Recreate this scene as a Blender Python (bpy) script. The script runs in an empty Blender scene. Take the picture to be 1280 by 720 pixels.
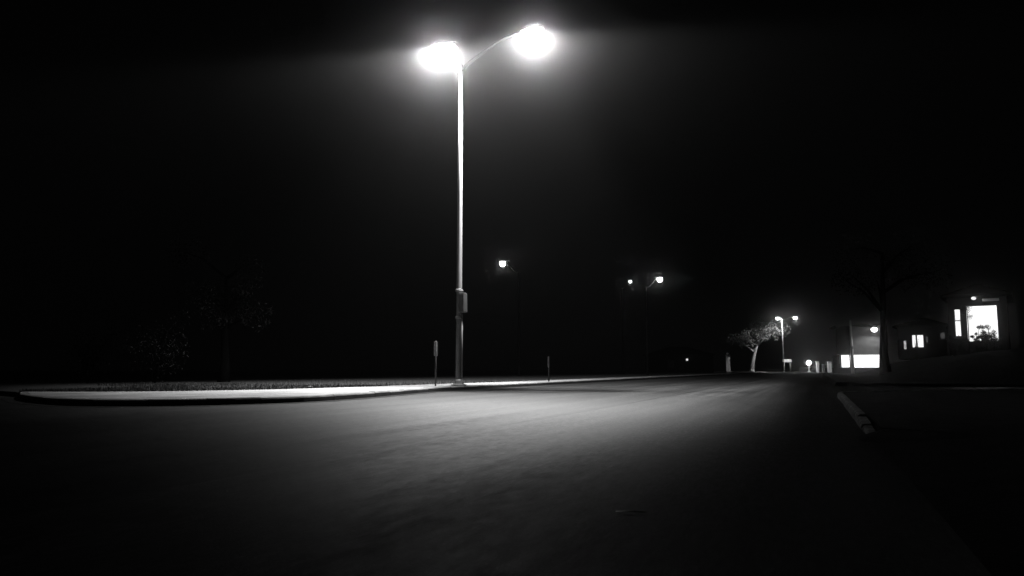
import bpy, bmesh, math, random
from mathutils import Vector, Matrix, noise
random.seed(7)
R = math.radians
scene = bpy.context.scene
col = scene.collection

# ------------------------------------------------------------------ frame of the place
# camera stands in the street at the origin; the main street runs along ST, RT is square to it (to the right)
F_PX = 950.0; PITCH = math.atan(102 / F_PX); CAM_H = 0.60
ST = Vector((0.3714, 0.9285, 0)); RT = Vector((0.9285, -0.3714, 0))
def P(p, s, z=0.0): return RT * p + ST * s + Vector((0, 0, z))
def at(px, py, Y):
    u = (px - 640) / F_PX; v = (360 - py) / F_PX
    y = math.cos(PITCH) - v * math.sin(PITCH); z = math.sin(PITCH) + v * math.cos(PITCH)
    return Vector((u / y * Y, Y, CAM_H + z / y * Y))

# ------------------------------------------------------------------ materials
def new_mat(name):
    m = bpy.data.materials.new(name); m.use_nodes = True
    nt = m.node_tree; nt.nodes.clear()
    return m, nt, nt.nodes.new('ShaderNodeOutputMaterial')
def grey(v): return (v, v, v, 1)
def surf(name, lo, hi, rough=0.8, scale=6.0, bump=0.0, bscale=40.0, metal=0.0, spec=0.4, detail=8.0, stretch=None):
    m, nt, out = new_mat(name)
    N, L = nt.nodes.new, nt.links.new
    b = N('ShaderNodeBsdfPrincipled')
    b.inputs['Roughness'].default_value = rough; b.inputs['Metallic'].default_value = metal
    b.inputs['Specular IOR Level'].default_value = spec
    tc = N('ShaderNodeTexCoord'); src = tc.outputs['Object']
    if stretch:
        mp = N('ShaderNodeMapping'); mp.inputs['Scale'].default_value = stretch
        L(src, mp.inputs['Vector']); src = mp.outputs['Vector']
    n = N('ShaderNodeTexNoise'); n.inputs['Scale'].default_value = scale; n.inputs['Detail'].default_value = detail
    L(src, n.inputs['Vector'])
    r = N('ShaderNodeValToRGB'); r.color_ramp.elements[0].position = .3; r.color_ramp.elements[1].position = .7
    r.color_ramp.elements[0].color = grey(lo); r.color_ramp.elements[1].color = grey(hi)
    L(n.outputs['Fac'], r.inputs['Fac']); L(r.outputs['Color'], b.inputs['Base Color'])
    if bump:
        n2 = N('ShaderNodeTexNoise'); n2.inputs['Scale'].default_value = bscale; n2.inputs['Detail'].default_value = 4
        L(tc.outputs['Object'], n2.inputs['Vector'])
        bp = N('ShaderNodeBump'); bp.inputs['Strength'].default_value = bump; bp.inputs['Distance'].default_value = .02
        L(n2.outputs['Fac'], bp.inputs['Height']); L(bp.outputs['Normal'], b.inputs['Normal'])
    L(b.outputs['BSDF'], out.inputs['Surface'])
    return m
def emit(name, strength, lo=1.0, hi=1.0, scale=3.0, sample=False, glass=False):
    m, nt, out = new_mat(name)
    N, L = nt.nodes.new, nt.links.new
    e = N('ShaderNodeEmission'); e.inputs['Strength'].default_value = strength
    tc = N('ShaderNodeTexCoord'); n = N('ShaderNodeTexNoise'); n.inputs['Scale'].default_value = scale
    r = N('ShaderNodeValToRGB'); r.color_ramp.elements[0].position = .35; r.color_ramp.elements[1].position = .65
    r.color_ramp.elements[0].color = grey(lo); r.color_ramp.elements[1].color = grey(hi)
    L(tc.outputs['Object'], n.inputs['Vector']); L(n.outputs['Fac'], r.inputs['Fac']); L(r.outputs['Color'], e.inputs['Color'])
    if glass:
        t = N('ShaderNodeBsdfTransparent'); a = N('ShaderNodeAddShader'); L(t.outputs[0], a.inputs[0]); L(e.outputs[0], a.inputs[1])
        L(a.outputs[0], out.inputs['Surface'])
    else: L(e.outputs['Emission'], out.inputs['Surface'])
    m.cycles.emission_sampling = 'FRONT_BACK' if sample else 'NONE'
    return m

def asphalt_mat():
    m, nt, out = new_mat('asphalt')
    N, L = nt.nodes.new, nt.links.new
    b = N('ShaderNodeBsdfPrincipled'); b.inputs['Specular IOR Level'].default_value = .5
    g = N('ShaderNodeNewGeometry')
    rot = N('ShaderNodeVectorRotate'); rot.rotation_type = 'Z_AXIS'
    rot.inputs['Angle'].default_value = math.atan2(ST.x, ST.y)       # y runs along the street
    L(g.outputs['Position'], rot.inputs['Vector'])
    def noi(scale, detail, stretch, rough=.55):
        mp = N('ShaderNodeMapping'); mp.inputs['Scale'].default_value = stretch
        L(rot.outputs['Vector'], mp.inputs['Vector'])
        n = N('ShaderNodeTexNoise'); n.inputs['Scale'].default_value = scale
        n.inputs['Detail'].default_value = detail; n.inputs['Roughness'].default_value = rough
        L(mp.outputs['Vector'], n.inputs['Vector']); return n.outputs['Fac']
    def ramp(f, a, b_, lo, hi):
        r = N('ShaderNodeMapRange'); r.inputs['From Min'].default_value = a; r.inputs['From Max'].default_value = b_
        r.inputs['To Min'].default_value = lo; r.inputs['To Max'].default_value = hi
        L(f, r.inputs['Value']); return r.outputs['Result']
    def mul(a, c):
        k = N('ShaderNodeMath'); k.operation = 'MULTIPLY'; L(a, k.inputs[0]); L(c, k.inputs[1]); return k.outputs[0]
    streak = mul(ramp(noi(1.0, 5, (1.5, .05, 1)), .32, .68, .45, 1.5), ramp(noi(1.0, 4, (6, .06, 1), .6), .34, .66, .78, 1.22))   # wear along the lanes
    blotch = ramp(noi(.7, 6, (1, .6, 1)), .3, .7, .75, 1.2)
    grain = ramp(noi(55, 3, (1, 1, 1), .7), .3, .7, .45, 1.55)
    chips = ramp(noi(160, 1, (1, 1, 1)), .62, .72, 1.0, 2.2)
    v = N('ShaderNodeTexVoronoi'); v.feature = 'DISTANCE_TO_EDGE'; v.inputs['Scale'].default_value = .45
    wob = N('ShaderNodeTexNoise'); wob.inputs['Scale'].default_value = 1.3; wob.inputs['Detail'].default_value = 5
    L(rot.outputs['Vector'], wob.inputs['Vector'])
    mx = N('ShaderNodeMix'); mx.data_type = 'VECTOR'; mx.inputs['Factor'].default_value = .55
    L(rot.outputs['Vector'], mx.inputs[4]); L(wob.outputs['Color'], mx.inputs[5])
    mp2 = N('ShaderNodeMapping'); mp2.inputs['Scale'].default_value = (1, .35, 1); L(mx.outputs[1], mp2.inputs['Vector'])
    L(mp2.outputs['Vector'], v.inputs['Vector'])
    crack = ramp(v.outputs['Distance'], .0, .012, .45, 1.0)
    sep = N('ShaderNodeSeparateXYZ'); L(rot.outputs['Vector'], sep.inputs['Vector'])
    wv = N('ShaderNodeMath'); wv.operation = 'MULTIPLY_ADD'; L(noi(.8, 3, (1, .3, 1)), wv.inputs[0]); wv.inputs[1].default_value = .22; L(sep.outputs['X'], wv.inputs[2])
    def band(x0, wd, lo):
        d = N('ShaderNodeMath'); d.operation = 'ABSOLUTE'; q = N('ShaderNodeMath'); q.operation = 'SUBTRACT'
        L(wv.outputs[0], q.inputs[0]); q.inputs[1].default_value = x0; L(q.outputs[0], d.inputs[0])
        return ramp(d.outputs[0], wd * .5, wd, lo, 1.0)
    lane = ramp(wv.outputs[0], -3.15, -3.0, .78, 1.12)               # a later lane of asphalt, a tarred joint between
    joints = mul(mul(band(-3.05, .07, .3), band(-6.6, .06, .45)), lane)
    coarse = mul(ramp(noi(7, 4, (1, .3, 1), .7), .3, .7, .8, 1.2), mul(ramp(noi(24, 4, (1, .3, 1), .75), .36, .64, .4, 1.6), ramp(noi(50, 3, (1, .15, 1), .7), .36, .64, .35, 1.65)))
    t = mul(mul(mul(mul(mul(streak, blotch), grain), chips), crack), mul(coarse, joints))
    k = N('ShaderNodeMath'); k.operation = 'MULTIPLY'; k.inputs[1].default_value = .046; L(t, k.inputs[0])
    cm = N('ShaderNodeCombineColor'); [L(k.outputs[0], cm.inputs[i]) for i in range(3)]
    L(cm.outputs['Color'], b.inputs['Base Color'])
    rr = N('ShaderNodeMath'); rr.operation = 'ADD'; L(ramp(noi(1.0, 6, (1.6, .07, 1)), .3, .7, .32, .46), rr.inputs[0]); L(ramp(noi(14, 4, (1, .3, 1), .7), .3, .7, .10, .24), rr.inputs[1])
    L(rr.outputs[0], b.inputs['Roughness'])
    bp = N('ShaderNodeBump'); bp.inputs['Strength'].default_value = .5; bp.inputs['Distance'].default_value = .003
    L(noi(70, 3, (1, 1, 1), .7), bp.inputs['Height']); L(bp.outputs['Normal'], b.inputs['Normal'])
    L(b.outputs['BSDF'], out.inputs['Surface'])
    return m

M = dict(
    asphalt=asphalt_mat(),
    concrete=surf('concrete', .30, .46, .85, 1.2, .5, 60),
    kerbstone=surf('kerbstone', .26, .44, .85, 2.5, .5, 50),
    soil=surf('soil', .025, .05, .95, 1.5, .8, 20),
    lawn=surf('lawn', .03, .065, .95, 3, .8, 30),
    grass=surf('grass_blade', .02, .045, .6, 9),
    steel=surf('galvanised_steel', .55, .75, .45, 9, .1, 60, metal=.2, stretch=(1, 1, .2)),
    dark_metal=surf('dark_metal', .04, .08, .5, 8),
    post_paint=surf('post_paint', .04, .08, .6, 8),
    black_metal=surf('black_metal', .006, .012, .8, 8, spec=.1),
    bright_steel=surf('bright_steel', .75, .88, .5, 9, .1, 60),
    kerb_face_shade=surf('kerb_face_shade', .02, .05, .9, 3, .5, 50),
    gutter=surf('gutter_shade', .006, .014, .9, 3, .6, 30),
    kerb_pale=surf('kerb_pale', .16, .66, .85, 7, .5, 50),
    box_paint=surf('cabinet_paint', .12, .18, .5, 7, .1, 40),
    wood=surf('weathered_wood', .34, .52, .85, 14, .5, 60, stretch=(1, 1, .08)),
    bark=surf('bark', .0015, .004, .95, 9, 1.0, 30, spec=.05, stretch=(1, 1, .3)),
    bark_grey=surf('bark_grey', .16, .28, .95, 9, 1.0, 30),
    wet_leaf=surf('wet_leaf', .35, .6, .3, 20, spec=1.0),
    bark_pale=surf('limewashed_bark', .35, .55, .9, 9, 1.0, 30),
    leaf=surf('leaf', .004, .013, .45, 3, spec=.2),
    leaf_pale=surf('leaf_pale', .04, .10, .45, 3, spec=.5),
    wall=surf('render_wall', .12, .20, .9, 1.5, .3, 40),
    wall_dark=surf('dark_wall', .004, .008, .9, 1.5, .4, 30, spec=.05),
    roof=surf('roof_tile', .008, .016, .9, 6, .5, 12, spec=.05),
    frame=surf('window_frame', .03, .06, .6, 6),
    white=surf('white_paint', .60, .78, .6, 5, .1, 30),
    pillar=surf('pillar_stone', .30, .48, .85, 5, .5, 25),
    pillar_old=surf('pillar_old', .08, .14, .9, 5, .5, 25),
    paper=surf('scrap_paper', .55, .75, .8, 20),
    lens=emit('lamp_lens', 6, .9, 1, 4, glass=True),
    lens_far=emit('lamp_lens_far', 5, .9, 1, 4, glass=True),
    lens_dim=emit('lamp_lens_dim', 1.1, .7, 1, 6),
    pane=emit('lit_pane', 1.35, .75, 1.1, 1.5),
    pane_soft=emit('lit_pane_soft', .55, .5, 1.0, 4),
    pane_dim=emit('lit_pane_dim', .055, .5, 1.0, 4),
    shop_glass=emit('lit_shop_glass', 2.4, .85, 1.05, .6),
)

def painted_falloff(m, h, lo):
    """lamp falloff put into the colour, which darkens towards the foot of the thing"""
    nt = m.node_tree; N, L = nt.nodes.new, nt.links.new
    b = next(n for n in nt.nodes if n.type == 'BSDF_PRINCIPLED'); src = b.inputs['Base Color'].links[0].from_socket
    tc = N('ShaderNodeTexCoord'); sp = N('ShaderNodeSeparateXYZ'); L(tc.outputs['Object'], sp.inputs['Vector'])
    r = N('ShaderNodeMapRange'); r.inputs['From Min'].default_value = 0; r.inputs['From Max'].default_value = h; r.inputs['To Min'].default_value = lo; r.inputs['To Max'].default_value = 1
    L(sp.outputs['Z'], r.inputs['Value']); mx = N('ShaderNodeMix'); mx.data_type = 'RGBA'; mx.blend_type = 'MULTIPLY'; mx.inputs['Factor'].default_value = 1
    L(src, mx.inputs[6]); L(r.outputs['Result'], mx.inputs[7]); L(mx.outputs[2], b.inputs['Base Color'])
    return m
M['pole_steel'] = painted_falloff(surf('pole_steel', .50, .75, .45, 9, .1, 60, metal=.2, stretch=(1, 1, .2)), 4.5, .22)  # pole colour darkened downward to stand in for the lamps' fading light
# ------------------------------------------------------------------ mesh helpers
def add_box(bm, c, size, rot=None, taper=1.0):
    sx, sy, sz = [v / 2 for v in size]; vs = []
    for z in (-1, 1):
        k = taper if z > 0 else 1
        for x, y in ((-1, -1), (1, -1), (1, 1), (-1, 1)):
            v = Vector((x * sx * k, y * sy * k, z * sz))
            if rot is not None: v = rot @ v
            vs.append(bm.verts.new(v + Vector(c)))
    for f in ((3, 2, 1, 0), (4, 5, 6, 7), (0, 1, 5, 4), (1, 2, 6, 5), (2, 3, 7, 6), (3, 0, 4, 7)):
        bm.faces.new([vs[i] for i in f])
def add_tube(bm, pts, radii, n=12, cap=True):
    pts = [Vector(p) for p in pts]; rings = []; up = None
    for i, p in enumerate(pts):
        d = (pts[min(i + 1, len(pts) - 1)] - pts[max(i - 1, 0)]).normalized()
        a = Vector((0, 1, 0)) if abs(d.y) < .9 else Vector((1, 0, 0))
        if up is None: up = (a - d * a.dot(d)).normalized()
        else: up = (up - d * up.dot(d)).normalized()
        w = d.cross(up); r = radii[i] if isinstance(radii, (list, tuple)) else radii
        rings.append([bm.verts.new(p + (up * math.cos(2 * math.pi * k / n) + w * math.sin(2 * math.pi * k / n)) * r) for k in range(n)])
    for a, b in zip(rings, rings[1:]):
        for k in range(n): bm.faces.new((a[k], a[(k + 1) % n], b[(k + 1) % n], b[k]))
    if cap:
        bm.faces.new(rings[0][::-1]); bm.faces.new(rings[-1])
def add_lathe(bm, prof, n=20, mat=Matrix.Identity(4), sx=1, sy=1):
    rings = []
    for r, z in prof:
        rings.append([bm.verts.new(mat @ Vector((r * sx * math.cos(2 * math.pi * k / n), r * sy * math.sin(2 * math.pi * k / n), z))) for k in range(n)])
    for a, b in zip(rings, rings[1:]):
        for k in range(n): bm.faces.new((a[k], a[(k + 1) % n], b[(k + 1) % n], b[k]))
    bm.faces.new(rings[0][::-1]); bm.faces.new(rings[-1])
def obj(name, bm, mat, parent=None, smooth=False, bevel=0, loc=None):
    me = bpy.data.meshes.new(name); bmesh.ops.recalc_face_normals(bm, faces=bm.faces)
    bm.to_mesh(me); bm.free(); me.materials.append(mat)
    if smooth:
        for p in me.polygons: p.use_smooth = True
    o = bpy.data.objects.new(name, me); col.objects.link(o)
    if parent: o.parent = parent
    if loc is not None: o.location = loc
    if bevel:
        b = o.modifiers.new('bevel', 'BEVEL'); b.width = bevel; b.segments = 2
    if smooth == 'auto':
        pass
    return o
def tag(o, label, cat, group=None, kind=None):
    if label: o['label'] = label
    if cat: o['category'] = cat
    if group: o['group'] = group
    if kind: o['kind'] = kind
    return o
def thing(name, loc, label, cat, group=None, rz=0):
    o = bpy.data.objects.new(name, None); col.objects.link(o); o.location = loc; o.rotation_euler.z = rz
    o.empty_display_size = .2
    return tag(o, label, cat, group)
def struct(name, bm, mat, smooth=False):
    o = obj(name, bm, mat, smooth=smooth); o['kind'] = 'structure'; return o
def B(): return bmesh.new()
def box(name, c, size, mat, parent=None, bevel=0, rot=None, taper=1.0):
    bm = B(); add_box(bm, c, size, rot, taper); return obj(name, bm, mat, parent, bevel=bevel)
def tube(name, pts, r, mat, parent=None, n=12):
    bm = B(); add_tube(bm, pts, r, n); return obj(name, bm, mat, parent, smooth=True)
def copy_tree(o, parent=None):
    c = o.copy(); col.objects.link(c)
    if parent: c.parent = parent
    for ch in list(o.children): copy_tree(ch, c)
    return c
def sheet(name, pts, mat, z):
    bm = B(); vs = [bm.verts.new((p[0], p[1], z)) for p in pts]
    f = bm.faces.new(vs)
    bmesh.ops.triangulate(bm, faces=[f]); return struct(name, bm, mat)
def smooth_line(pts, n=5):
    out = []
    for i in range(len(pts) - 1):
        p0, p1, p2, p3 = [Vector(pts[j]) for j in (max(i - 1, 0), i, i + 1, min(i + 2, len(pts) - 1))]
        for k in range(n):
            t = k / n
            out.append(.5 * (2 * p1 + (p2 - p0) * t + (2 * p0 - 5 * p1 + 4 * p2 - p3) * t * t + (3 * p1 - p0 - 3 * p2 + p3) * t ** 3))
    out.append(Vector(pts[-1])); return out

# ------------------------------------------------------------------ setting: ground, streets, kerbs
sheet('ground', [(-700, -300), (700, -300), (700, 1100), (-700, 1100)], M['soil'], -.05)
# the carriageway with its crown: a grid so that the camber is real
bm = B(); rows = []
ss = [-60 + i * 4 for i in range(120)]
pp = [-60, -30, -16, -12, -9.9, -8, -6, -4.7, -3, -1.2, .4, 4, 10, 16]
for s in ss:
    row = []
    for p in pp:
        c = max(0, 1 - ((p + 4.7) / 5.2) ** 2) * .0
        row.append(bm.verts.new(P(p, s, c)))
    rows.append(row)
for a, b in zip(rows, rows[1:]):
    for i in range(len(pp) - 1): bm.faces.new((a[i], a[i + 1], b[i + 1], b[i]))
struct('road', bm, M['asphalt'])

KH = .12
far = [(-1.6 + ST.x * s, 22.6 + ST.y * s) for s in (420, 200, 100, 50, 20, 8)]
farB = [(x - .9285 * 1.7, y + .3714 * 1.7) for x, y in far]
Fp = far + [(-1.6, 22.6), (-2.2, 20.5), (-2.75, 18), (-3.2, 16), (-3.8, 14.3), (-4.7, 13.2), (-5.9, 12.6), (-7.4, 12.8), (-9.2, 14.5), (-10.35, 16.1), (-10.75, 16.75)]
Bp = farB + [(-3.3, 24.0), (-4.0, 22.2), (-4.8, 20.7), (-5.6, 19.3), (-6.5, 18.2), (-7.6, 17.3), (-8.8, 16.9), (-9.6, 16.85), (-10.2, 16.9), (-10.6, 16.95), (-10.95, 17.0)]
Fs, Bs = smooth_line(Fp), smooth_line(Bp)
def inset(line, d):
    out = []
    for i, p in enumerate(line):
        t = (line[min(i + 1, len(line) - 1)] - line[max(i - 1, 0)]).normalized()
        out.append(p + Vector((t.y, -t.x)) * d)
    return out
def resample(line, step):
    """points along the line with a marked joint at every step (only where stones are near enough to tell apart)"""
    acc = [0.0]
    for i in range(1, len(line)): acc.append(acc[-1] + (line[i] - line[i - 1]).length)
    def pos(d):
        for i in range(1, len(acc)):
            if acc[i] >= d:
                return line[i - 1].lerp(line[i], (d - acc[i - 1]) / max(1e-6, acc[i] - acc[i - 1]))
        return line[-1]
    out = []; d = 0.0
    while d < acc[-1]:
        q = pos(d)
        if q.length < 75:
            out += [(pos(d - .006), 0), (q, 1), (pos(d + .006), 0), (pos(d + step / 2), 0)]; d += step
        else:
            out.append((q, 0)); d += step * 3
    return out
def kerb_mesh(line, d, h=KH, seed=1, sink=0):
    """a kerb of real height laid in stones: face, rounded top edge, top, back; joints are grooves, stones sit a little unevenly"""
    rk = random.Random(seed); pts = resample(line, .92); pos = [p for p, _ in pts]; bm = B(); rows = []; dz = dx = 0
    for i, (p, joint) in enumerate(pts):
        if joint: dz, dx = rk.uniform(-.006, .006), rk.uniform(-.006, .006)
        t = (pos[min(i + 1, len(pos) - 1)] - pos[max(i - 1, 0)]).normalized(); nr = Vector((t.y, -t.x)); c = .004 if joint else 0
        prof = [(0 + c + dx, -.04), (.006 + c + dx, h - .035 + dz), (.016 + c + dx, h - .010 + dz - c * .6), (.036 + dx, h + dz - c), (d - .005, h + dz - c), (d, -.04)]
        if sink: prof = [(o_, z - sink * max(0, 1 - i / 9)) for o_, z in prof]
        rows.append([bm.verts.new((p.x + nr.x * o_, p.y + nr.y * o_, z)) for o_, z in prof])
    for a, b in zip(rows, rows[1:]):
        for i in range(5):
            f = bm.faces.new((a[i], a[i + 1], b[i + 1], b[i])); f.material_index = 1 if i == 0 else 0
    return bm
struct('kerb_left', kerb_mesh(Fs, .16), M['kerbstone']).data.materials.append(M['kerb_face_shade'])  # face coloured darker than the top to paint in its shade
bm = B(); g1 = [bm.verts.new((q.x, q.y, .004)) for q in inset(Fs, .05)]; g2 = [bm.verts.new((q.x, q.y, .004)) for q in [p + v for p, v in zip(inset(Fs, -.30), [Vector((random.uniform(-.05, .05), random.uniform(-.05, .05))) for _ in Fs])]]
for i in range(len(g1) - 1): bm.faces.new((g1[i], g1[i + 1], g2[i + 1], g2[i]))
struct('gutter', bm, M['gutter'])  # strip coloured dark to carry the kerb's shade onto the road
F2 = inset(Fs, .165)
bm = B()
top = [bm.verts.new((q.x, q.y, KH - .004)) for q in F2]; bk = [bm.verts.new((q.x, q.y, KH - .004)) for q in Bs]
for i in range(len(top) - 1): bm.faces.new((top[i], top[i + 1], bk[i + 1], bk[i]))
# sidewalk bays: the joints are grooves in the material
def paving_mat():
    m = surf('paving', .36, .60, .85, 1.3, .4, 60)
    nt = m.node_tree; N, L = nt.nodes.new, nt.links.new
    b = next(n for n in nt.nodes if n.type == 'BSDF_PRINCIPLED'); src = b.inputs['Base Color'].links[0].from_socket
    tc = N('ShaderNodeTexCoord'); mp = N('ShaderNodeMapping'); mp.inputs['Rotation'].default_value = (0, 0, .35)
    br = N('ShaderNodeTexBrick'); br.offset = 0; br.inputs['Scale'].default_value = 1; br.inputs['Brick Width'].default_value = 1.5; br.inputs['Row Height'].default_value = 1.5
    br.inputs['Mortar Size'].default_value = .012; br.inputs['Color1'].default_value = grey(.8); br.inputs['Color2'].default_value = grey(1.1); br.inputs['Mortar'].default_value = grey(.25)
    L(tc.outputs['Object'], mp.inputs['Vector']); L(mp.outputs['Vector'], br.inputs['Vector'])
    mx = N('ShaderNodeMix'); mx.data_type = 'RGBA'; mx.blend_type = 'MULTIPLY'; mx.inputs['Factor'].default_value = 1
    L(src, mx.inputs[6]); L(br.outputs['Color'], mx.inputs[7]); L(mx.outputs[2], b.inputs['Base Color'])
    return m
struct('sidewalk', bm, paving_mat())
lawn_pts = [(q.x, q.y) for q in Bs] + [(-16, 22), (-60, 80), (-300, 460), (-300, 700), (-100, 900)]
sheet('lawn', lawn_pts, M['lawn'], KH - .02)

# right hand block: kerb runs up beside the camera, turns at the corner
kr = [P(.38, s) for s in (7.6, 9, 10.5, 14, 17.0, 18.4)]
kr = [(v.x, v.y) for v in kr] + [(7.62, 17.75), (8.1, 18.05), (9.0, 18.4), (11.0, 19.2), (16, 21.3), (60, 40)]
Ks = smooth_line(kr)
struct('kerb_right', kerb_mesh(Ks, .105, .10, 2, .11), M['kerb_pale']).data.materials.append(M['kerb_pale'])
K2 = inset(Ks, .12)
VG = [P(1.3, s) for s in (-40, -20, -6, 0, 3, 5, 7.0)]
sheet('verge_right', [(v.x, v.y) for v in VG] + [(q.x, q.y) for q in K2] + [(70, -40)], M['lawn'], .085)
bm = B(); e0 = [bm.verts.new(P(.25, s, -.02)) for s in (-40, -20, -6, 0, 3, 5, 7.0, 7.6)]; e1 = [bm.verts.new((v.x, v.y, .085)) for v in VG + [P(.55, 7.6)]]
for i in range(7): bm.faces.new((e0[i], e0[i + 1], e1[i + 1], e1[i]))
struct('verge_edge', bm, M['lawn'])
# raised bank that carries the houses on the right
bm = B(); rows = []
def bank_z(p, s):
    t = max(0, min(1, (p - 2.2) / 5.5)); t = t * t * (3 - 2 * t)
    k = max(0, min(1, (s - 33) / 4)) * max(0, min(1, (88 - s) / 14))
    return KH + 1.35 * t * k + .05 * noise.noise(Vector((p * .4, s * .4, 0)))
for s in [31 + i * 1.5 for i in range(60)]:
    rows.append([bm.verts.new(P(p, s, bank_z(p, s) if p > .6 else -.03)) for p in (.55, .62, 1.2, 2.2, 3, 4, 5, 6, 7.7, 10, 14, 20, 30, 45)])
for a, b in zip(rows, rows[1:]):
    for i in range(len(a) - 1): bm.faces.new((a[i], a[i + 1], b[i + 1], b[i]))
struct('bank', bm, M['lawn'], True)

# short grass on the left lawn behind the sidewalk: nobody could count it
bm = B(); rnd = random.Random(3)
for i in range(15000):
    k = rnd.uniform(0, len(Bs) - 1.001)
    k = rnd.uniform(6 * 5 - 6, len(Bs) - 1.001)
    a = Bs[int(k)].lerp(Bs[int(k) + 1], k % 1)
    t = (Bs[int(k) + 1] - Bs[int(k)]).normalized(); nrm = Vector((t.y, -t.x))
    q = a + nrm * (rnd.random() ** 1.7 * 9 + .02)
    h = rnd.uniform(.03, .09) * (1.4 if rnd.random() < .1 else 1); an = rnd.uniform(0, 6.28); w = rnd.uniform(.006, .014)
    dx, dy = math.cos(an) * w, math.sin(an) * w; lx, ly = rnd.uniform(-.03, .03), rnd.uniform(-.03, .03)
    vs = [bm.verts.new((q.x - dx, q.y - dy, KH - .03)), bm.verts.new((q.x + dx, q.y + dy, KH - .03)), bm.verts.new((q.x + lx, q.y + ly, KH - .02 + h))]
    bm.faces.new(vs)
tag(obj('grass', bm, M['grass']), 'short dim grass growing behind the lit sidewalk', 'grass', kind='stuff')

# ------------------------------------------------------------------ lamps
def lamp_light(name, power, parent, loc, tilt=None, cut=True, size=.10, tsh=0.0, up=.012, low=(-.02, .06)):
    """point source under the lens with the luminaire's photometric distribution: the head is tilted up by `tilt` towards the
    near end of the street and cuts off sharply along its lens plane; short throw across the street and behind it"""
    l = bpy.data.lights.new(name, 'POINT'); l.energy = power; l.shadow_soft_size = size
    l.color = (1, 1, 1); l.use_nodes = True
    nt = l.node_tree; nt.nodes.clear(); N, L = nt.nodes.new, nt.links.new
    out = N('ShaderNodeOutputLight'); e = N('ShaderNodeEmission'); g = N('ShaderNodeNewGeometry')
    def dot(v):
        d = N('ShaderNodeVectorMath'); d.operation = 'DOT_PRODUCT'; d.inputs[1].default_value = v
        L(g.outputs['Incoming'], d.inputs[0]); return d.outputs['Value']
    def mr(x, a, b, lo, hi, smooth=True):
        r = N('ShaderNodeMapRange'); r.interpolation_type = 'SMOOTHSTEP' if smooth else 'LINEAR'
        for k, v_ in zip(('From Min', 'From Max', 'To Min', 'To Max'), (a, b, lo, hi)): r.inputs[k].default_value = v_
        L(x, r.inputs['Value']); return r.outputs['Result']
    def op(o, a, b):
        k = N('ShaderNodeMath'); k.operation = o
        for i, x in enumerate((a, b)):
            if isinstance(x, (int, float)): k.inputs[i].default_value = x
            else: L(x, k.inputs[i])
        return k.outputs[0]
    down = dot((0, 0, -1))
    if tilt is not None:
        n = Vector((ROLL, math.sin(tilt), -math.cos(tilt))).normalized()
        pl = dot(tuple(n))
        L0 = Vector((-.6, 23, 10.95)); g0 = P(-2, REACH); td = (P(-11, REACH + 5.0) - g0).normalized()
        n2 = td.cross(L0 - g0).normalized(); n2 = n2 if n2.z < 0 else -n2
        beam = mr(dot(tuple(n2)), 0.0, BEAMW, .0, 1.0)                    # the beam proper stops short of the near end
        fan = mr(pl, FAN0, FAN1, FAN if cut else .4, .0)                                # glare close to the lens plane
        lat = N('ShaderNodeMath'); lat.operation = 'ABSOLUTE'; L(dot((1, 0, 0)), lat.inputs[0])
        fan = op('MULTIPLY', fan, mr(lat.outputs[0], .07, .32, 1.0, .05))
        edge = mr(pl, .10, .26, 1.0, 0.0)                     # close to the lens plane the beam is narrow sideways
        narrow = op('SUBTRACT', 1.0, op('MULTIPLY', edge, mr(lat.outputs[0], .10, .40, 0.0, .95)))
        f = op('MULTIPLY', mr(pl, -.005, CUTW, up, 1.0), op('ADD', fan, op('MULTIPLY', beam, narrow)))
    else:
        f = mr(down, low[0], low[1], up, 1.0)
    if cut:
        dn = op('MAXIMUM', down, .02)
        side = op('DIVIDE', dot(tuple(RT)), dn)
        cutf = mr(side, T0 + tsh, T1 + tsh, 1.0, TREST)
        if tilt is not None:                                 # the side shield only trims the beam well below the lens plane
            k = mr(pl, .02, .05, 0.0, 1.0)
            cutf = op('ADD', op('MULTIPLY', cutf, k), op('SUBTRACT', 1.0, k))
        cutf = op('MULTIPLY', cutf, mr(op('MULTIPLY', side, -1.0), B0, B1, 1.0, BREST))
        hz = mr(down, .02, .11, 1.0, 0.0)                     # stray light that leaves almost level, along the arms
        f = op('MULTIPLY', f, op('ADD', op('MULTIPLY', cutf, op('SUBTRACT', 1.0, hz)), hz))
        f = op('MULTIPLY', f, mr(down, .95, .985, 1.0, NADIR))
    if tilt is not None: f = op('ADD', f, STRAY)              # the glass bowl leaks a little light all round
    L(f, e.inputs['Strength']); L(e.outputs['Emission'], out.inputs['Surface'])
    o = bpy.data.objects.new(name, l); col.objects.link(o); o.parent = parent; o.location = loc
    return o
ROLL, CUTW, REACH, BEAMW = .055, .009, 1.9, .37
FAN, FAN0, FAN1, STRAY = .75, .010, .055, .006
T0, T1, TREST = .50, .70, .014
B0, B1, BREST = .60, 1.6, .003
NADIR = .10

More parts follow.
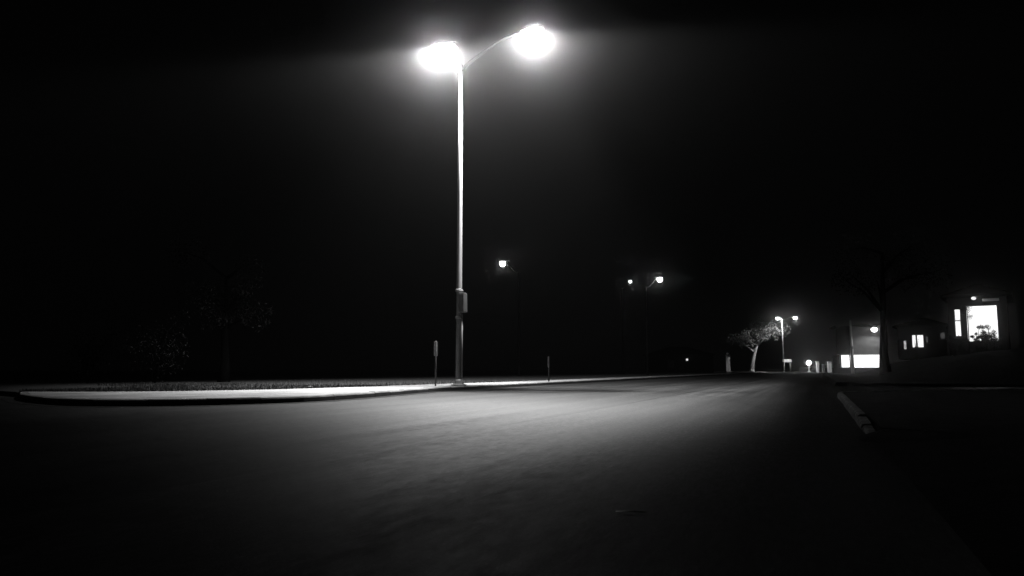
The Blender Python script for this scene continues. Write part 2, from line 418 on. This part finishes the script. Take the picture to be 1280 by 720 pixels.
def lamp_head(parent, c, d, lens_mat, k=1.0, deep=1.0):
    """cobra head: long tapered housing along d with a drop glass lens below"""
    d = Vector(d).normalized(); rot = Matrix.Rotation(math.atan2(d.y, d.x), 4, 'Z'); T = Matrix.Translation(c) @ rot
    bm = B(); secs = [(-.48, .05, .05), (-.34, .09, .07), (-.12, .17, .11), (.12, .20, .13), (.30, .16, .10), (.38, .07, .05)]
    rings = []
    for x, hw, hh in secs:
        rings.append([bm.verts.new(T @ Vector((x * k, hw * k * math.cos(a), (.02 + hh * (math.sin(a) if math.sin(a) > 0 else .25 * math.sin(a))) * k))) for a in [2 * math.pi * j / 14 for j in range(14)]])
    for a, b in zip(rings, rings[1:]):
        for j in range(14): bm.faces.new((a[j], a[(j + 1) % 14], b[(j + 1) % 14], b[j]))
    bm.faces.new(rings[0][::-1]); bm.faces.new(rings[-1])
    head = obj('lamp_head', bm, M['steel'], parent, smooth=True)
    bm = B(); prof = [(.001, -.235), (.10, -.225), (.19, -.18), (.235, -.10), (.24, -.03), (.235, -.012)]
    if deep > 1.2: prof = [(.225 * math.sin(math.pi * j / 10) + .001, -.10 - .17 * math.cos(math.pi * j / 10)) for j in range(11)]
    add_lathe(bm, [(r * k, z * k * deep) for r, z in prof], 20, T @ Matrix.Translation((.06 * k, 0, 0)), 1.2, 1.0)
    obj('lens', bm, lens_mat, head, smooth=True)
    return head

def twin_lamp(loc, label, group, lens_mat, main):
    t = thing('street_lamp', loc, label, 'street lamp', group)
    H = 9.98
    tube('pole', [(0, 0, .06), (0, 0, 2.2), (0, 0, 6), (0, 0, H + .12)], [.094, .085, .074, .062], M['pole_steel'], t, 18)
    bm = B(); add_lathe(bm, [(.24, 0), (.24, .035), (.13, .05), (.115, .16), (.10, .18)], 20); 
    for a in range(4): add_tube(bm, [(.19 * math.cos(a * 1.57 + .78), .19 * math.sin(a * 1.57 + .78), .03), (.19 * math.cos(a * 1.57 + .78), .19 * math.sin(a * 1.57 + .78), .09)], .016, 6)
    obj('base_plate', bm, M['steel'], t)
    lam = [(RT * 2.40 + Vector((0, 0, .86)), RT), (-RT * .68 + Vector((0, 0, .86)), -RT)]
    for v, d in lam:
        end = v - d * .44
        a0 = Vector((0, 0, H - .06))
        L_ = end.dot(d)
        if L_ > 1:
            pts = [a0, a0 + d * .28 + Vector((0, 0, .22)), a0 + d * .9 + Vector((0, 0, .56)), a0 + d * 1.5 + Vector((0, 0, .83)), Vector((d.x * L_, d.y * L_, H + .86 - .03)), Vector((d.x * (L_ + .1), d.y * (L_ + .1), H + .86))]
        else:
            pts = [a0, a0 + d * .05 + Vector((0, 0, .3)), a0 + d * .12 + Vector((0, 0, .68)), Vector((d.x * .24, d.y * .24, H + .84)), Vector((d.x * .34, d.y * .34, H + .86))]
        pts = smooth_line(pts, 4)
        tube('arm', pts, [.042] * len(pts), M['bright_steel'], t, 10)
        c = Vector((v.x, v.y, H + .86))
        hd = lamp_head(t, c, d, lens_mat, 1.0 if main else 1.5, 1.1 if main else 1.3)
        if main: lamp_light('lamp_glow', MAIN_W * (1 if d is RT else .95), hd, c + d * .06 + Vector((0, 0, -.13)), R(24.6) if d is RT else R(23.7), tsh=0 if d is RT else .24)
        else: lamp_light('lamp_glow', FAR_W, hd, c + d * .06 + Vector((0, 0, -.25)), R(3.6), cut=False)
    if main:
        for zc in (2.86, 2.02):
            bm = B(); add_lathe(bm, [(.10, zc), (.116, zc + .01), (.116, zc + .07), (.10, zc + .08)], 16); obj('collar', bm, M['steel'], t)
        cx = RT * .13
        rot = Matrix.Rotation(math.atan2(RT.y, RT.x), 3, 'Z')
        cb = box('cabinet', (cx.x, cx.y, 2.52), (.19, .26, .60), M['box_paint'], t, .02, rot, .93)
        box('cabinet_door', Vector((cx.x, cx.y, 2.52)) + Vector((0, -1, 0)) * .0 + ST * -.132, (.15, .014, .50), M['box_paint'], cb, .004, rot)
        tube('conduit', [RT * .11 + Vector((0, 0, .2)), RT * .105 + Vector((0, 0, 2.2))], .018, M['steel'], t, 8)
    return t
MAIN_W, FAR_W = 9500, 3800
base = Vector((-1.62, 23.25, KH))
twin_lamp(base, 'tall steel street lamp with two glaring heads and a box on its pole', 'twin headed street lamps', M['lens'], True)
twin_lamp(Vector((53.7, 151, KH)), 'distant twin headed street lamp glowing beside the pale leaning tree', 'twin headed street lamps', M['lens_far'], False)

def single_lamp(loc, H, arm, label, lens_mat, k=1.0, arm_mat='black_metal'):
    t = thing('street_lamp', loc, label, 'street lamp', 'distant single street lamps')
    a = Vector(arm); d = a.normalized()
    tube('pole', [(0, 0, 0), (0, 0, H - .9)], [.10, .07], M['black_metal'], t, 10)
    pts = smooth_line([Vector((0, 0, H - 1.0)), Vector((0, 0, H - .8)) + a * .3, Vector((0, 0, H - .1)) + a * .75, Vector((0, 0, H)) + a - d * .4], 4)
    tube('arm', pts, .04, M[arm_mat], t, 8)
    lamp_head(t, Vector((a.x, a.y, H)), d, lens_mat, k, 1.7)
    return t
def lamp_at(px, py, Y, arm, label, k, mat, am='black_metal'):
    q = at(px, py, Y)
    return single_lamp((q.x - arm[0], q.y - arm[1], -.03), q.z + .10 * k, arm, label, mat, k, am)
lamp_at(629, 328, 58, (-1.2, .4, 0), 'single street lamp glowing alone in the dark just right of the tall pole', .85, M['lens_far'])
lamp_at(787.5, 351, 84, (1.0, .6, 0), 'smallest and faintest of the two neighbouring high street lamps', .62, M['lens_far'])
lamp_at(824, 348, 70, (1.3, .3, 0), 'high street lamp with a lit arm sloping down beside the smaller light', .95, M['lens_far'], 'steel')

# ------------------------------------------------------------------ posts by the left sidewalk
def sign_post(px, Y, h, label, w, pm='post_paint'):
    q = at(px, 480, Y)
    t = thing('sign_post', (q.x, Y, KH - .02), label, 'sign post', 'thin posts at the back of the sidewalk')
    tube('post', [(0, 0, 0), (0, 0, h)], .026, M[pm], t, 8)
    rot = Matrix.Rotation(R(74), 3, 'Z')
    box('sign_plate', (.0, -.045, h - .24), (w, .012, .42), M['dark_metal'], t, .004, rot)
    return t
sign_post(544.5, 22.9, 1.36, 'thin post with a small sign plate turned edge on, left of the tall lamp', .32)
sign_post(686, 31.5, 1.05, 'faint thin post far along the sidewalk, right of the tall lamp', .25, 'black_metal')

# ------------------------------------------------------------------ trees and shrubs
def leaf_quad(bm, c, size, rnd):
    n = Vector((rnd.gauss(0, 1), rnd.gauss(0, 1), rnd.gauss(.5, 1))).normalized()
    a = n.orthogonal().normalized(); a = Matrix.Rotation(rnd.uniform(0, 6.28), 3, n) @ a; b = n.cross(a)
    l, w = size * rnd.uniform(.7, 1.3), size * rnd.uniform(.28, .45)
    vs = [bm.verts.new(c - a * l * .5), bm.verts.new(c + b * w * .5 + n * l * .06), bm.verts.new(c + a * l * .5), bm.verts.new(c - b * w * .5 + n * l * .06)]
    bm.faces.new(vs)
def crown_mesh(centers, n, size, seed):
    rnd = random.Random(seed); bm = B()
    tot = sum(r ** 2 for _, r in centers)
    for c, r in centers:
        for i in range(int(n * r ** 2 / tot)):
            v = Vector((rnd.gauss(0, 1), rnd.gauss(0, 1), rnd.gauss(0, .8))).normalized() * r * rnd.random() ** .4
            leaf_quad(bm, Vector(c) + v, size, rnd)
    return bm
def tree(loc, h, spread, label, seed, n=2600, leaf=.13, lean=(0, 0), trunk_r=.2, mat='leaf', bark='bark', crown0=.45, group='dark trees beside the street', name='tree', lime=0):
    rnd = random.Random(seed)
    t = thing(name, loc, label, 'tree', group)
    bm = B(); topz = h * .75; lx, ly = lean
    pth = [Vector((lx * (k / 6) ** 1.5 + rnd.uniform(-.05, .05) * (k > 0), ly * (k / 6) ** 1.5 + rnd.uniform(-.05, .05) * (k > 0), topz * k / 6)) for k in range(7)]
    pth[0].z = -.1
    add_tube(bm, pth, [trunk_r * (1.35 if k == 0 else 1 - k * .12) for k in range(7)], 12)
    cs = []
    for k in range(9):
        b0 = pth[rnd.choice((3, 4, 5, 6))]; an = k * 2.4 + rnd.uniform(-.4, .4); ln = spread * rnd.uniform(.45, 1.0)
        tip = Vector((b0.x + math.cos(an) * ln, b0.y + math.sin(an) * ln, min(h * .95, max(h * crown0, b0.z + ln * rnd.uniform(.1, .9)))))
        mid = b0.lerp(tip, .5) + Vector((0, 0, ln * .12))
        add_tube(bm, [b0, mid, tip], [trunk_r * .38, trunk_r * .24, trunk_r * .07], 6)
        cs.append((tip, spread * rnd.uniform(.22, .42))); cs.append((mid + Vector((0, 0, .2)), spread * rnd.uniform(.15, .28)))
        for q in range(2):
            cs.append((tip + Vector((rnd.uniform(-1, 1), rnd.uniform(-1, 1), rnd.uniform(-.6, .6))) * spread * .35, spread * rnd.uniform(.10, .22)))
    obj('trunk', bm, M[bark], t, smooth=True)
    if lime:
        bm = B(); m = len(pth)
        add_tube(bm, [pth[0], pth[0].lerp(pth[1], lime)], [trunk_r * 1.38, trunk_r * 1.08], 12); obj('limewash_band', bm, M['bark_pale'], t, smooth=True)
    obj('crown', crown_mesh(cs, n, leaf, seed + 50), M[mat], t)
    return t
def shrub(loc, h, w, label, seed, n=900, leaf=.09, group=None, mat='leaf', spiky=False, rz=0):
    rnd = random.Random(seed); t = thing('shrub', loc, label, 'shrub', group)
    bm = B(); cs = []
    for k in range(8 if not spiky else 6):
        an = rnd.uniform(0, 6.28); ln = rnd.uniform(.3, 1) * w * .5; hz = h * (rnd.uniform(.5, 1) if k else 1)
        tip = Vector((math.cos(an) * ln, math.sin(an) * ln, hz - w * .1))
        add_tube(bm, [(0, 0, -.1), (tip.x * .4, tip.y * .4, hz * .5), tip], [.025, .018, .006], 5)
        cs.append((tip, w * rnd.uniform(.1, .2))); cs.append((Vector((tip.x * .6, tip.y * .6, hz * .6)), w * rnd.uniform(.2, .3)))
    cs.append((Vector((0, 0, h * .35)), w * .38))
    obj('stem', bm, M['bark'], t); obj('foliage', crown_mesh(cs, n, leaf, seed + 9), M[mat], t)
    return t
q = at(285, 350, 30); tree((q.x - .4, 31, KH), 5.6, 1.9, 'taller dark tree with a faintly glinting crown behind the left lawn', 11, 2600, .15)
q = at(112, 430, 29); shrub((q.x, 29, KH), 2.1, 2.2, 'outermost faint shrub at the far left end of the lawn', 21, 900, .12, 'dim shrubs on the left lawn')
q = at(195, 430, 28); shrub((q.x, 28, KH), 2.7, 2.6, 'taller faint shrub with glinting leaves between the far left shrub and the dark tree', 22, 1100, .12, 'dim shrubs on the left lawn')

# leaning tree under the distant twin lamp, its trunk pale at the foot
q = at(940, 467, 156)
tree((q.x, 156, KH), 10.6, 5.0, 'leaning tree with pale foot, its crown reaching toward the distant twin lamp', 31, 2600, .5, (3.0, 2), .42, 'leaf_pale', 'bark_grey', .62, lime=.55)
# dark tree whose trunk stands in front of the lit shopfront
q = at(1106.5, 462, 45)
tree((q.x, 45, bank_z(3.7, 50)), 9.5, 3.0, 'dark tree with a thick trunk standing right of the bright shopfront', 41, 2600, .16, (.2, .1), .26, crown0=.6)

# ------------------------------------------------------------------ far end of the street
q = at(910, 467, 157)
t = thing('gate_pillar', (q.x, 157, KH), 'pale square pillar with a dark cap left of the leaning tree', 'pillar')
box('shaft', (0, 0, 1.6), (.82, .82, 3.2), M['white'], t, .03, None, .92); box('plinth', (0, 0, .06), (1.02, 1.02, .3), M['pillar'], t, .03)
bm = B(); add_box(bm, (0, 0, 3.32), (1.0, 1.0, .24)); add_box(bm, (0, 0, 3.68), (.8, .8, .48), None, .35); obj('cap', bm, M['dark_metal'], t)

q = at(984, 451, 157)
t = thing('sign_board', (q.x, 157, KH), 'small pale sign board on two posts below the distant twin lamp', 'sign')
box('board', (0, 0, q.z - KH), (1.8, .05, .6), M['white'], t, .02, Matrix.Rotation(R(-8), 3, 'X'))
for sx in (-.6, .6): tube('post', [(sx, .06, 0), (sx, .06, q.z)], .04, M['steel'], t, 6)

q = at(1011, 453.5, 158)
t = thing('globe_lamp', (q.x, 158, KH), 'low bright globe lamp on a short pedestal beside the row of pillars', 'lamp')
bm = B(); add_lathe(bm, [(.34, -.02), (.34, .10), (.22, .16), (.12, .25), (.10, q.z - .85), (.2, q.z - .75), (.2, q.z - .66)], 14); obj('pedestal', bm, M['white'], t)
bm = B(); prof = [((.5 * math.sin(math.pi * k / 12)) + .001, q.z - KH - .5 * math.cos(math.pi * k / 12)) for k in range(13)]
add_lathe(bm, prof, 18); g = obj('globe', bm, M['lens_far'], t, smooth=True)
lamp_light('globe_glow', 22, t, (0, -.6, q.z - .5), cut=False, size=.3, up=1)

t = thing('boundary_wall', P(0, 0, 0), 'low dark wall running along behind the row of pillars', 'wall')
a, b = at(1000, 465, 161), at(1056, 465, 159); d = (b - a); rz = math.atan2(d.y, d.x); mid = (a + b) / 2
t.location = (mid.x, mid.y, 0); t.rotation_euler.z = rz
box('wall_body', (0, 0, .45), (d.length, .3, .90), M['wall_dark'], t); box('coping', (0, 0, .96), (d.length + .1, .42, .10), M['wall_dark'], t, .01)
pill = []
for px, h, lab in ((1022, 1.7, 'narrow pale pillar nearest the globe lamp'), (1029.5, 1.5, 'second pale pillar from the globe lamp'),
               (1037, 1.65, 'third and brightest pale pillar from the globe lamp'), (1047.5, 1.55, 'broad pale pillar nearest the bright shopfront')):
    q = at(px, 465, 158.5)
    t = thing('wall_pillar', (q.x, 158.5, 0), lab, 'pillar', 'row of low pale pillars')
    w = {1022: .5, 1029.5: .45, 1037: .7, 1047.5: .75}[px]; h *= {1022: 1.3, 1029.5: 1.05, 1037: 1.3, 1047.5: 1.1}[px]
    box('shaft', (0, 0, h / 2), (w, w, h), M['white' if px in (1037, 1022) else 'pillar_old'], t, .02); box('cap', (0, 0, h + .06), (w + .16, w + .16, .12), M['pillar'], t, .02)
    pill.append(t)

# shop with a bright glazed front and a wall above it washed by its own lamp
SY = 92.0
a, b = at(1052, 452, SY), at(1101, 452, SY - 1.2)
t = thing('shop', ((a.x + b.x) / 2, (a.y + b.y) / 2, 0), 'low shop with a glaring white glazed front below a dim wall', 'shop')
rz = math.atan2(b.y - a.y, b.x - a.x); t.rotation_euler.z = rz; W = (b - a).length
z0, z1 = at(1076, 459.5, SY).z, at(1076, 443.5, SY).z
ztop = at(1076, 409, SY).z
box('plinth', (0, .2, z0 / 2 - .03), (W + .9, .5, z0 - .06), M['wall_dark'], t)
wx = -W / 2 + (1065 - 1052) / 49 * W
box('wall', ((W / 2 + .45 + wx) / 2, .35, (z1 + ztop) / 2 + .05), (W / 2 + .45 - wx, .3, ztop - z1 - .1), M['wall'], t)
box('wall', ((-W / 2 - .45 + wx) / 2, .40, (z1 + ztop) / 2 + .05), (W / 2 + .45 + wx - .004, .3, ztop - z1 - .1), M['wall_dark'], t)  # left part coloured dark to paint the fading of the wall lamp's wash
box('side_wall', (-W / 2 - .3, 2.4, z1 / 2), (.25, 4.0, z1), M['wall_dark'], t); box('side_wall', (W / 2 + .3, 2.4, z1 / 2), (.25, 4.0, z1), M['wall_dark'], t)
box('roof', (0, 2.6, ztop + .1), (W + 1.3, 5.2, .16), M['roof'], t)
g = box('shop_window', (-W / 2 + .45, .12, (z0 + z1) / 2), (.86, .04, z1 - z0 - .1), M['shop_glass'], t)
g = box('shop_window', (.48, .12, (z0 + z1) / 2), (W - .98, .04, z1 - z0 - .06), M['shop_glass'], t)
box('mullion', (-W / 2 + .945, .08, (z0 + z1) / 2), (.13, .12, z1 - z0), M['frame'], t)
box('sill', (0, .02, z0 - .04), (W + .3, .3, .07), M['frame'], t, .01); box('fascia', (0, .04, z1 + .04), (W + .3, .25, .10), M['wall'], t, .01)
lz = at(1092, 413, SY).z; lx = W / 2 - (1101 - 1092) / 49 * W
wl = tube('wall_lamp', [(lx, .2, lz + .1), (lx, -.7, lz + .32), (lx, -1.6, lz + .15)], .035, M['steel'], t, 8)
bm = B(); add_lathe(bm, [(.001, lz - .32), (.2, lz - .28), (.33, lz - .1), (.36, lz + .02), (.3, lz + .12), (.1, lz + .18)], 16, Matrix.Translation((lx, -1.6, 0))); obj('lens', bm, M['lens_far'], wl, smooth=True)
lamp_light('wall_lamp_glow', 210, wl, (lx, -1.5, lz - .40), cut=False, size=.15, up=.0, low=(.12, .4))

q = at(1066, 462, 91)
t = thing('utility_pole', (q.x, 91, 0), 'bare grey wooden pole rising in front of the bright shopfront', 'pole')
ht = at(1066, 400, 91).z
tube('shaft', [(0, 0, -.1), (0, 0, ht * .5), (-.04, 0, ht)], [.21, .16, .09], M['wood'], t, 12)
box('step_bracket', (0, -.2, 3.2), (.16, .1, .3), M['dark_metal'], t)

# ------------------------------------------------------------------ houses
def window(parent, cx, cz, w, h, y, mat, mullions=(), bars=(), name='window', mw=.05):
    bm = B(); f = .045
    add_box(bm, (cx - w / 2 - f / 2, y, cz), (f, .09, h + 2 * f)); add_box(bm, (cx + w / 2 + f / 2, y, cz), (f, .09, h + 2 * f))
    add_box(bm, (cx, y, cz + h / 2 + f / 2), (w, .086, f)); add_box(bm, (cx, y, cz - h / 2 - f / 2), (w, .086, f))
    for m_ in mullions: add_box(bm, (cx + m_ * w, y - .02, cz), (mw, .05, h - .01))
    for m_ in bars: add_box(bm, (cx, y - .022, cz + m_ * h), (w - .01, .044, .05))
    fr = obj(name, bm, M['frame'], parent)
    box('pane', (cx, y + .01, cz), (w, .02, h), mat, fr)
    box('sill', (cx, y - .08, cz - h / 2 - .09), (w + .22, .2, .06), M['frame'], fr, .008)
    return fr
def house(name, loc, rz, W, D, H, z0, label, holes, hip=.9, eave=.28):
    """walls as one shell whose front is pieced round the window openings"""
    t = thing(name, loc, label, 'house', None, rz)
    bm = B(); th = .22
    xs = sorted({-W / 2, W / 2, *[h[0] - h[2] / 2 - .045 for h in holes], *[h[0] + h[2] / 2 + .045 for h in holes]})
    zs = sorted({0, H, *[h[1] - h[3] / 2 - .045 for h in holes], *[h[1] + h[3] / 2 + .045 for h in holes]})
    for x0, x1 in zip(xs, xs[1:]):
        for za, zb in zip(zs, zs[1:]):
            mx, mz = (x0 + x1) / 2, (za + zb) / 2
            if any(abs(mx - h[0]) < h[2] / 2 + .04 and abs(mz - h[1]) < h[3] / 2 + .04 for h in holes): continue
            vs = [bm.verts.new(v) for v in ((x0, 0, za), (x1, 0, za), (x1, 0, zb), (x0, 0, zb))]; bm.faces.new(vs)
    bmesh.ops.remove_doubles(bm, verts=bm.verts, dist=.0005)
    ex = bmesh.ops.extrude_face_region(bm, geom=bm.faces[:]); bmesh.ops.translate(bm, verts=[v for v in ex['geom'] if isinstance(v, bmesh.types.BMVert)], vec=(0, th, 0))
    add_box(bm, (-W / 2 + th / 2, D / 2 + th / 2, H / 2), (th, D - th, H)); add_box(bm, (W / 2 - th / 2, D / 2 + th / 2, H / 2), (th, D - th, H)); add_box(bm, (0, D, H / 2), (W - 2 * th, th, H))
    obj('wall', bm, M['wall_dark'], t)
    bm = B(); e = eave
    lo = [bm.verts.new(v) for v in ((-W / 2 - e, -e, H), (W / 2 + e, -e, H), (W / 2 + e, D + e, H), (-W / 2 - e, D + e, H))]
    lo2 = [bm.verts.new(v.co + Vector((0, 0, .14))) for v in lo]
    rx = max(.12, W / 2 - D * .42); rd = [bm.verts.new((-rx, D / 2, H + hip)), bm.verts.new((rx, D / 2, H + hip))]
    bm.faces.new(lo[::-1])
    for k in range(4): bm.faces.new((lo[k], lo[(k + 1) % 4], lo2[(k + 1) % 4], lo2[k]))
    bm.faces.new((lo2[0], lo2[1], rd[1], rd[0])); bm.faces.new((lo2[1], lo2[2], rd[1])); bm.faces.new((lo2[2], lo2[3], rd[0], rd[1])); bm.faces.new((lo2[3], lo2[0], rd[0]))
    obj('roof', bm, M['roof'], t)
    return t
# near house: large window, narrow window, lamp and lit gutter under the eave
HY = 40.0
def local(px, py, o, rz, Y=HY):
    """offset along the facade and height for a spot on a facade that passes through o at angle rz"""
    dirp = at(px, py, 1.0) - Vector((0, 0, CAM_H)); n = Vector((-math.sin(rz), math.cos(rz), 0))
    k = n.dot(Vector((o[0], o[1], 0))) / n.dot(Vector((dirp.x, dirp.y, 0)))
    w = dirp * k + Vector((0, 0, CAM_H))
    return (w - Vector((o[0], o[1], 0))).dot(Vector((math.cos(rz), math.sin(rz), 0))), w.z
def win_rect(x0, y0, x1, y1, o, rz, zb):
    a = local(x0, y0, o, rz); b = local(x1, y1, o, rz)
    return ((a[0] + b[0]) / 2, (a[1] + b[1]) / 2 - zb, abs(b[0] - a[0]), abs(a[1] - b[1]))
o1 = at(1224, 440, HY); rz1 = R(-34); zb1 = 1.38
big = win_rect(1207.5, 383, 1248.5, 426, o1, rz1, zb1); nar = win_rect(1193, 387, 1201.5, 420, o1, rz1, zb1)
W1 = 2 * abs(local(1186, 420, o1, rz1)[0])
h1 = house('house', (o1.x, o1.y, zb1), rz1, W1, 5.0, 3.05, 0, 'dark house on the right bank with one large glaring window', [big, nar])
f = window(h1, *big, .1, M['pane'], mullions=()); f['label'] = 'large bright window with plants along its foot'
f = window(h1, *nar, .1, M['pane'], bars=(.08,)); f['label'] = 'slim bright window split by one crossbar'
g0, gz = local(1228, 375, o1, rz1); g1, _ = local(1249, 374, o1, rz1)
box('gutter', ((g0 + g1) / 2, -.34, gz - zb1 - .03), (g1 - g0, .09, .13), M['white'], h1, .02)
l0, lz = local(1217.5, 373.5, o1, rz1)
wl = tube('wall_lamp', [(l0, 0, lz - zb1 - .05), (l0, -.3, lz - zb1 + .02)], .02, M['dark_metal'], h1, 6)
bm = B(); add_lathe(bm, [(.001, -.09), (.08, -.07), (.12, 0), (.08, .07), (.001, .09)], 12, Matrix.Translation((l0, -.36, lz - zb1))); obj('lens', bm, M['lens_dim'], wl, smooth=True)
lamp_light('eave_glow', 1.2, wl, (l0 + .25, -.6, lz - zb1 - .02), cut=False, size=.05, up=1)
# shrubs that cut dark into the foot of the windows
def on_facade(px, py, dy): 
    u, z = local(px, py, o1, rz1)
    return Vector((o1.x, o1.y, 0)) + Vector((math.cos(rz1), math.sin(rz1), 0)) * u + Vector((math.sin(rz1), -math.cos(rz1), 0)) * dy, z
for i, (px, py, w, lab) in enumerate(((1242, 406, .8, 'spiky dark shrub against the lower right corner of the large window'), (1234, 408, .6, 'dark shrub under the middle of the large window'),
                       (1222, 409, .45, 'slender dark shrub rising left of centre before the large window'), (1213, 420, .55, 'low dark shrub below the left part of the large window'),
                       (1194, 417, .5, 'dark shrub at the foot of the slim window'))):
    q, z = on_facade(px, py, 1.3); gz = zb1 - .02
    shrub((q.x, q.y, gz), max(.4, z - gz - .02), w * 1.15, lab, 60 + i, 3200, .062, 'dark shrubs before the near house', spiky=True)
q, z = on_facade(1211, 386, 1.7)
t = thing('sapling', (q.x, q.y, zb1), 'thin sapling dappling the upper left of the large window', 'tree')
tube('trunk', [(0, 0, -.1), (.02, 0, 1.5), (0, 0, z - zb1 + .1)], [.03, .022, .01], M['bark'], t, 6)
cs = [(Vector((0, 0, z - zb1 - .05)), .26), (Vector((-.12, 0, z - zb1 - .25)), .22), (Vector((.12, 0, z - zb1 - .5)), .16)]
obj('crown', crown_mesh(cs, 700, .055, 77), M['leaf'], t)

# farther house with the smaller windows
HY2 = 56.0; o2 = at(1153, 440, HY2); rz2 = R(-33); zb2 = 1.36
w1 = win_rect(1140, 419, 1154.5, 434, o2, rz2, zb2); w2 = win_rect(1129.5, 426, 1133, 436.5, o2, rz2, zb2)
w3 = win_rect(1157, 421, 1160, 428, o2, rz2, zb2); w4 = win_rect(1175.5, 416.5, 1181, 423, o2, rz2, zb2)
W2 = 2 * abs(local(1122, 430, o2, rz2)[0])
h2 = house('house', (o2.x, o2.y, zb2), rz2, W2, 5, 2.35, 0, 'low dark house farther along with a small paned bright window', [w1, w2, w3, w4], .8)
f = window(h2, *w1, .1, M['pane'], mullions=(-.12,), mw=.11); f['label'] = 'small bright window divided by an upright bar'
f = window(h2, *w2, .1, M['pane_soft']); f['label'] = 'narrow soft lit window'
f = window(h2, *w3, .1, M['pane_dim']); f['label'] = 'thin dim window'
f = window(h2, *w4, .1, M['pane_dim']); f['label'] = 'small square dim window'
u, z = local(1146.5, 426, o2, rz2)
q = Vector((o2.x, o2.y, 0)) + Vector((math.cos(rz2), math.sin(rz2), 0)) * u + Vector((math.sin(rz2), -math.cos(rz2), 0)) * 1.0
shrub((q.x, q.y, zb2 - .05), z - zb2 + .2, .34, 'slim dark shrub before the small bright window of the farther house', 88, 120, .08, spiky=True)

# faint porch light far along the left side
q = at(859.5, 449.5, 120)
h3 = house('house', (q.x, 121, 0), R(8), 9, 7, 2.9, 0, 'unlit house far down the left side with one tiny porch light', [(-2.5, 1.5, 1.0, 1.1)], 1.4)
window(h3, -2.5, 1.5, 1.0, 1.1, .1, M['frame'])
pl = box('porch_light', (0, -.12, q.z), (.12, .2, .12), M['dark_metal'], h3)
bm = B(); add_lathe(bm, [(.001, -.18), (.12, -.14), (.18, 0), (.12, .14), (.001, .18)], 12, Matrix.Translation((0, -.4, q.z))); obj('lens', bm, M['lens_dim'], pl, smooth=True)

# ------------------------------------------------------------------ litter
def scrap(name, px, py, Y, z, s, label, cat, mat, seed, asp=.5):
    q = at(px, py, Y); rnd = random.Random(seed); bm = B(); n = 9
    c = bm.verts.new((0, 0, .012)); ring = []
    for k in range(n):
        r = s * rnd.uniform(.6, 1); ring.append(bm.verts.new((r * math.cos(6.283 * k / n), r * asp * math.sin(6.283 * k / n), rnd.uniform(.004, .12 * s))))
    for k in range(n): bm.faces.new((c, ring[k], ring[(k + 1) % n]))
    o = obj(name, bm, M[mat], None, loc=(q.x, Y, z)); o.rotation_euler.z = rnd.uniform(-.5, .5)
    return tag(o, label, cat, 'litter along the sidewalk' if z > .05 else None)
scrap('paper_scrap', 335, 493.5, 14.9, KH, .08, 'left one of two crumpled white scraps on the sidewalk edge', 'litter', 'paper', 1)
scrap('paper_scrap', 345, 493.2, 15.0, KH, .07, 'right one of two crumpled white scraps on the sidewalk edge', 'litter', 'paper', 2)
scrap('paper_scrap', 388, 481.5, 21.5, KH, .12, 'lone pale scrap lying on the grass behind the sidewalk', 'litter', 'paper', 3)
scrap('fallen_leaf', 790, 638, 3.25, .004, .075, 'pale leaf lying on the dark near road', 'leaf', 'wet_leaf', 5, .22)

# ------------------------------------------------------------------ world, haze, camera
SIGF, EPS = .0016, .0003
w = bpy.data.worlds.new('World'); scene.world = w; w.use_nodes = True
nt = w.node_tree; nt.nodes.clear(); N, L = nt.nodes.new, nt.links.new
out = N('ShaderNodeOutputWorld'); bg = N('ShaderNodeBackground'); sky = N('ShaderNodeTexSky')
sky.sky_type = 'NISHITA'; sky.sun_disc = False; sky.sun_elevation = R(-8); sky.sun_rotation = R(200)
bw = N('ShaderNodeRGBToBW'); L(sky.outputs['Color'], bw.inputs['Color']); L(bw.outputs['Val'], bg.inputs['Color']); bg.inputs['Strength'].default_value = .05
L(bg.outputs['Background'], out.inputs['Surface'])
def scat(d, g_):
    v = N('ShaderNodeVolumeScatter'); v.inputs['Density'].default_value = d; v.inputs['Anisotropy'].default_value = g_
    v.inputs['Color'].default_value = (1, 1, 1, 1); return v
va, vb = scat(SIGF * .72, .982), scat(SIGF * .28, .95)               # wet haze: strong forward lobe and a weak even one
vs = N('ShaderNodeAddShader'); L(va.outputs[0], vs.inputs[0]); L(vb.outputs[0], vs.inputs[1])
ve = N('ShaderNodeEmission'); ve.inputs['Color'].default_value = (1, 1, 1, 1); ve.inputs['Strength'].default_value = EPS * SIGF
ad = N('ShaderNodeAddShader'); L(vs.outputs[0], ad.inputs[0]); L(ve.outputs[0], ad.inputs[1]); L(ad.outputs[0], out.inputs['Volume'])

cam = bpy.data.cameras.new('Camera'); co = bpy.data.objects.new('Camera', cam); col.objects.link(co); scene.camera = co
cam.sensor_width = 36; cam.lens = 36 * F_PX / 1280; cam.clip_end = 3000; cam.clip_start = .02
co.location = (0, 0, CAM_H); co.rotation_euler = (math.pi / 2 + PITCH, 0, 0)

scene.view_settings.view_transform = 'Standard'; scene.view_settings.look = 'None'; scene.view_settings.exposure = 0
cy = scene.cycles; cy.use_denoising = True; cy.denoiser = 'OPENIMAGEDENOISE'; cy.denoising_input_passes = 'RGB_ALBEDO_NORMAL'; cy.denoising_prefilter = 'NONE'
cy.max_bounces = 4; cy.diffuse_bounces = 2; cy.glossy_bounces = 2; cy.volume_bounces = 0; cy.transparent_max_bounces = 8
cy.use_light_tree = True; cy.sample_clamp_indirect = .3
cy.caustics_reflective = False; cy.caustics_refractive = False
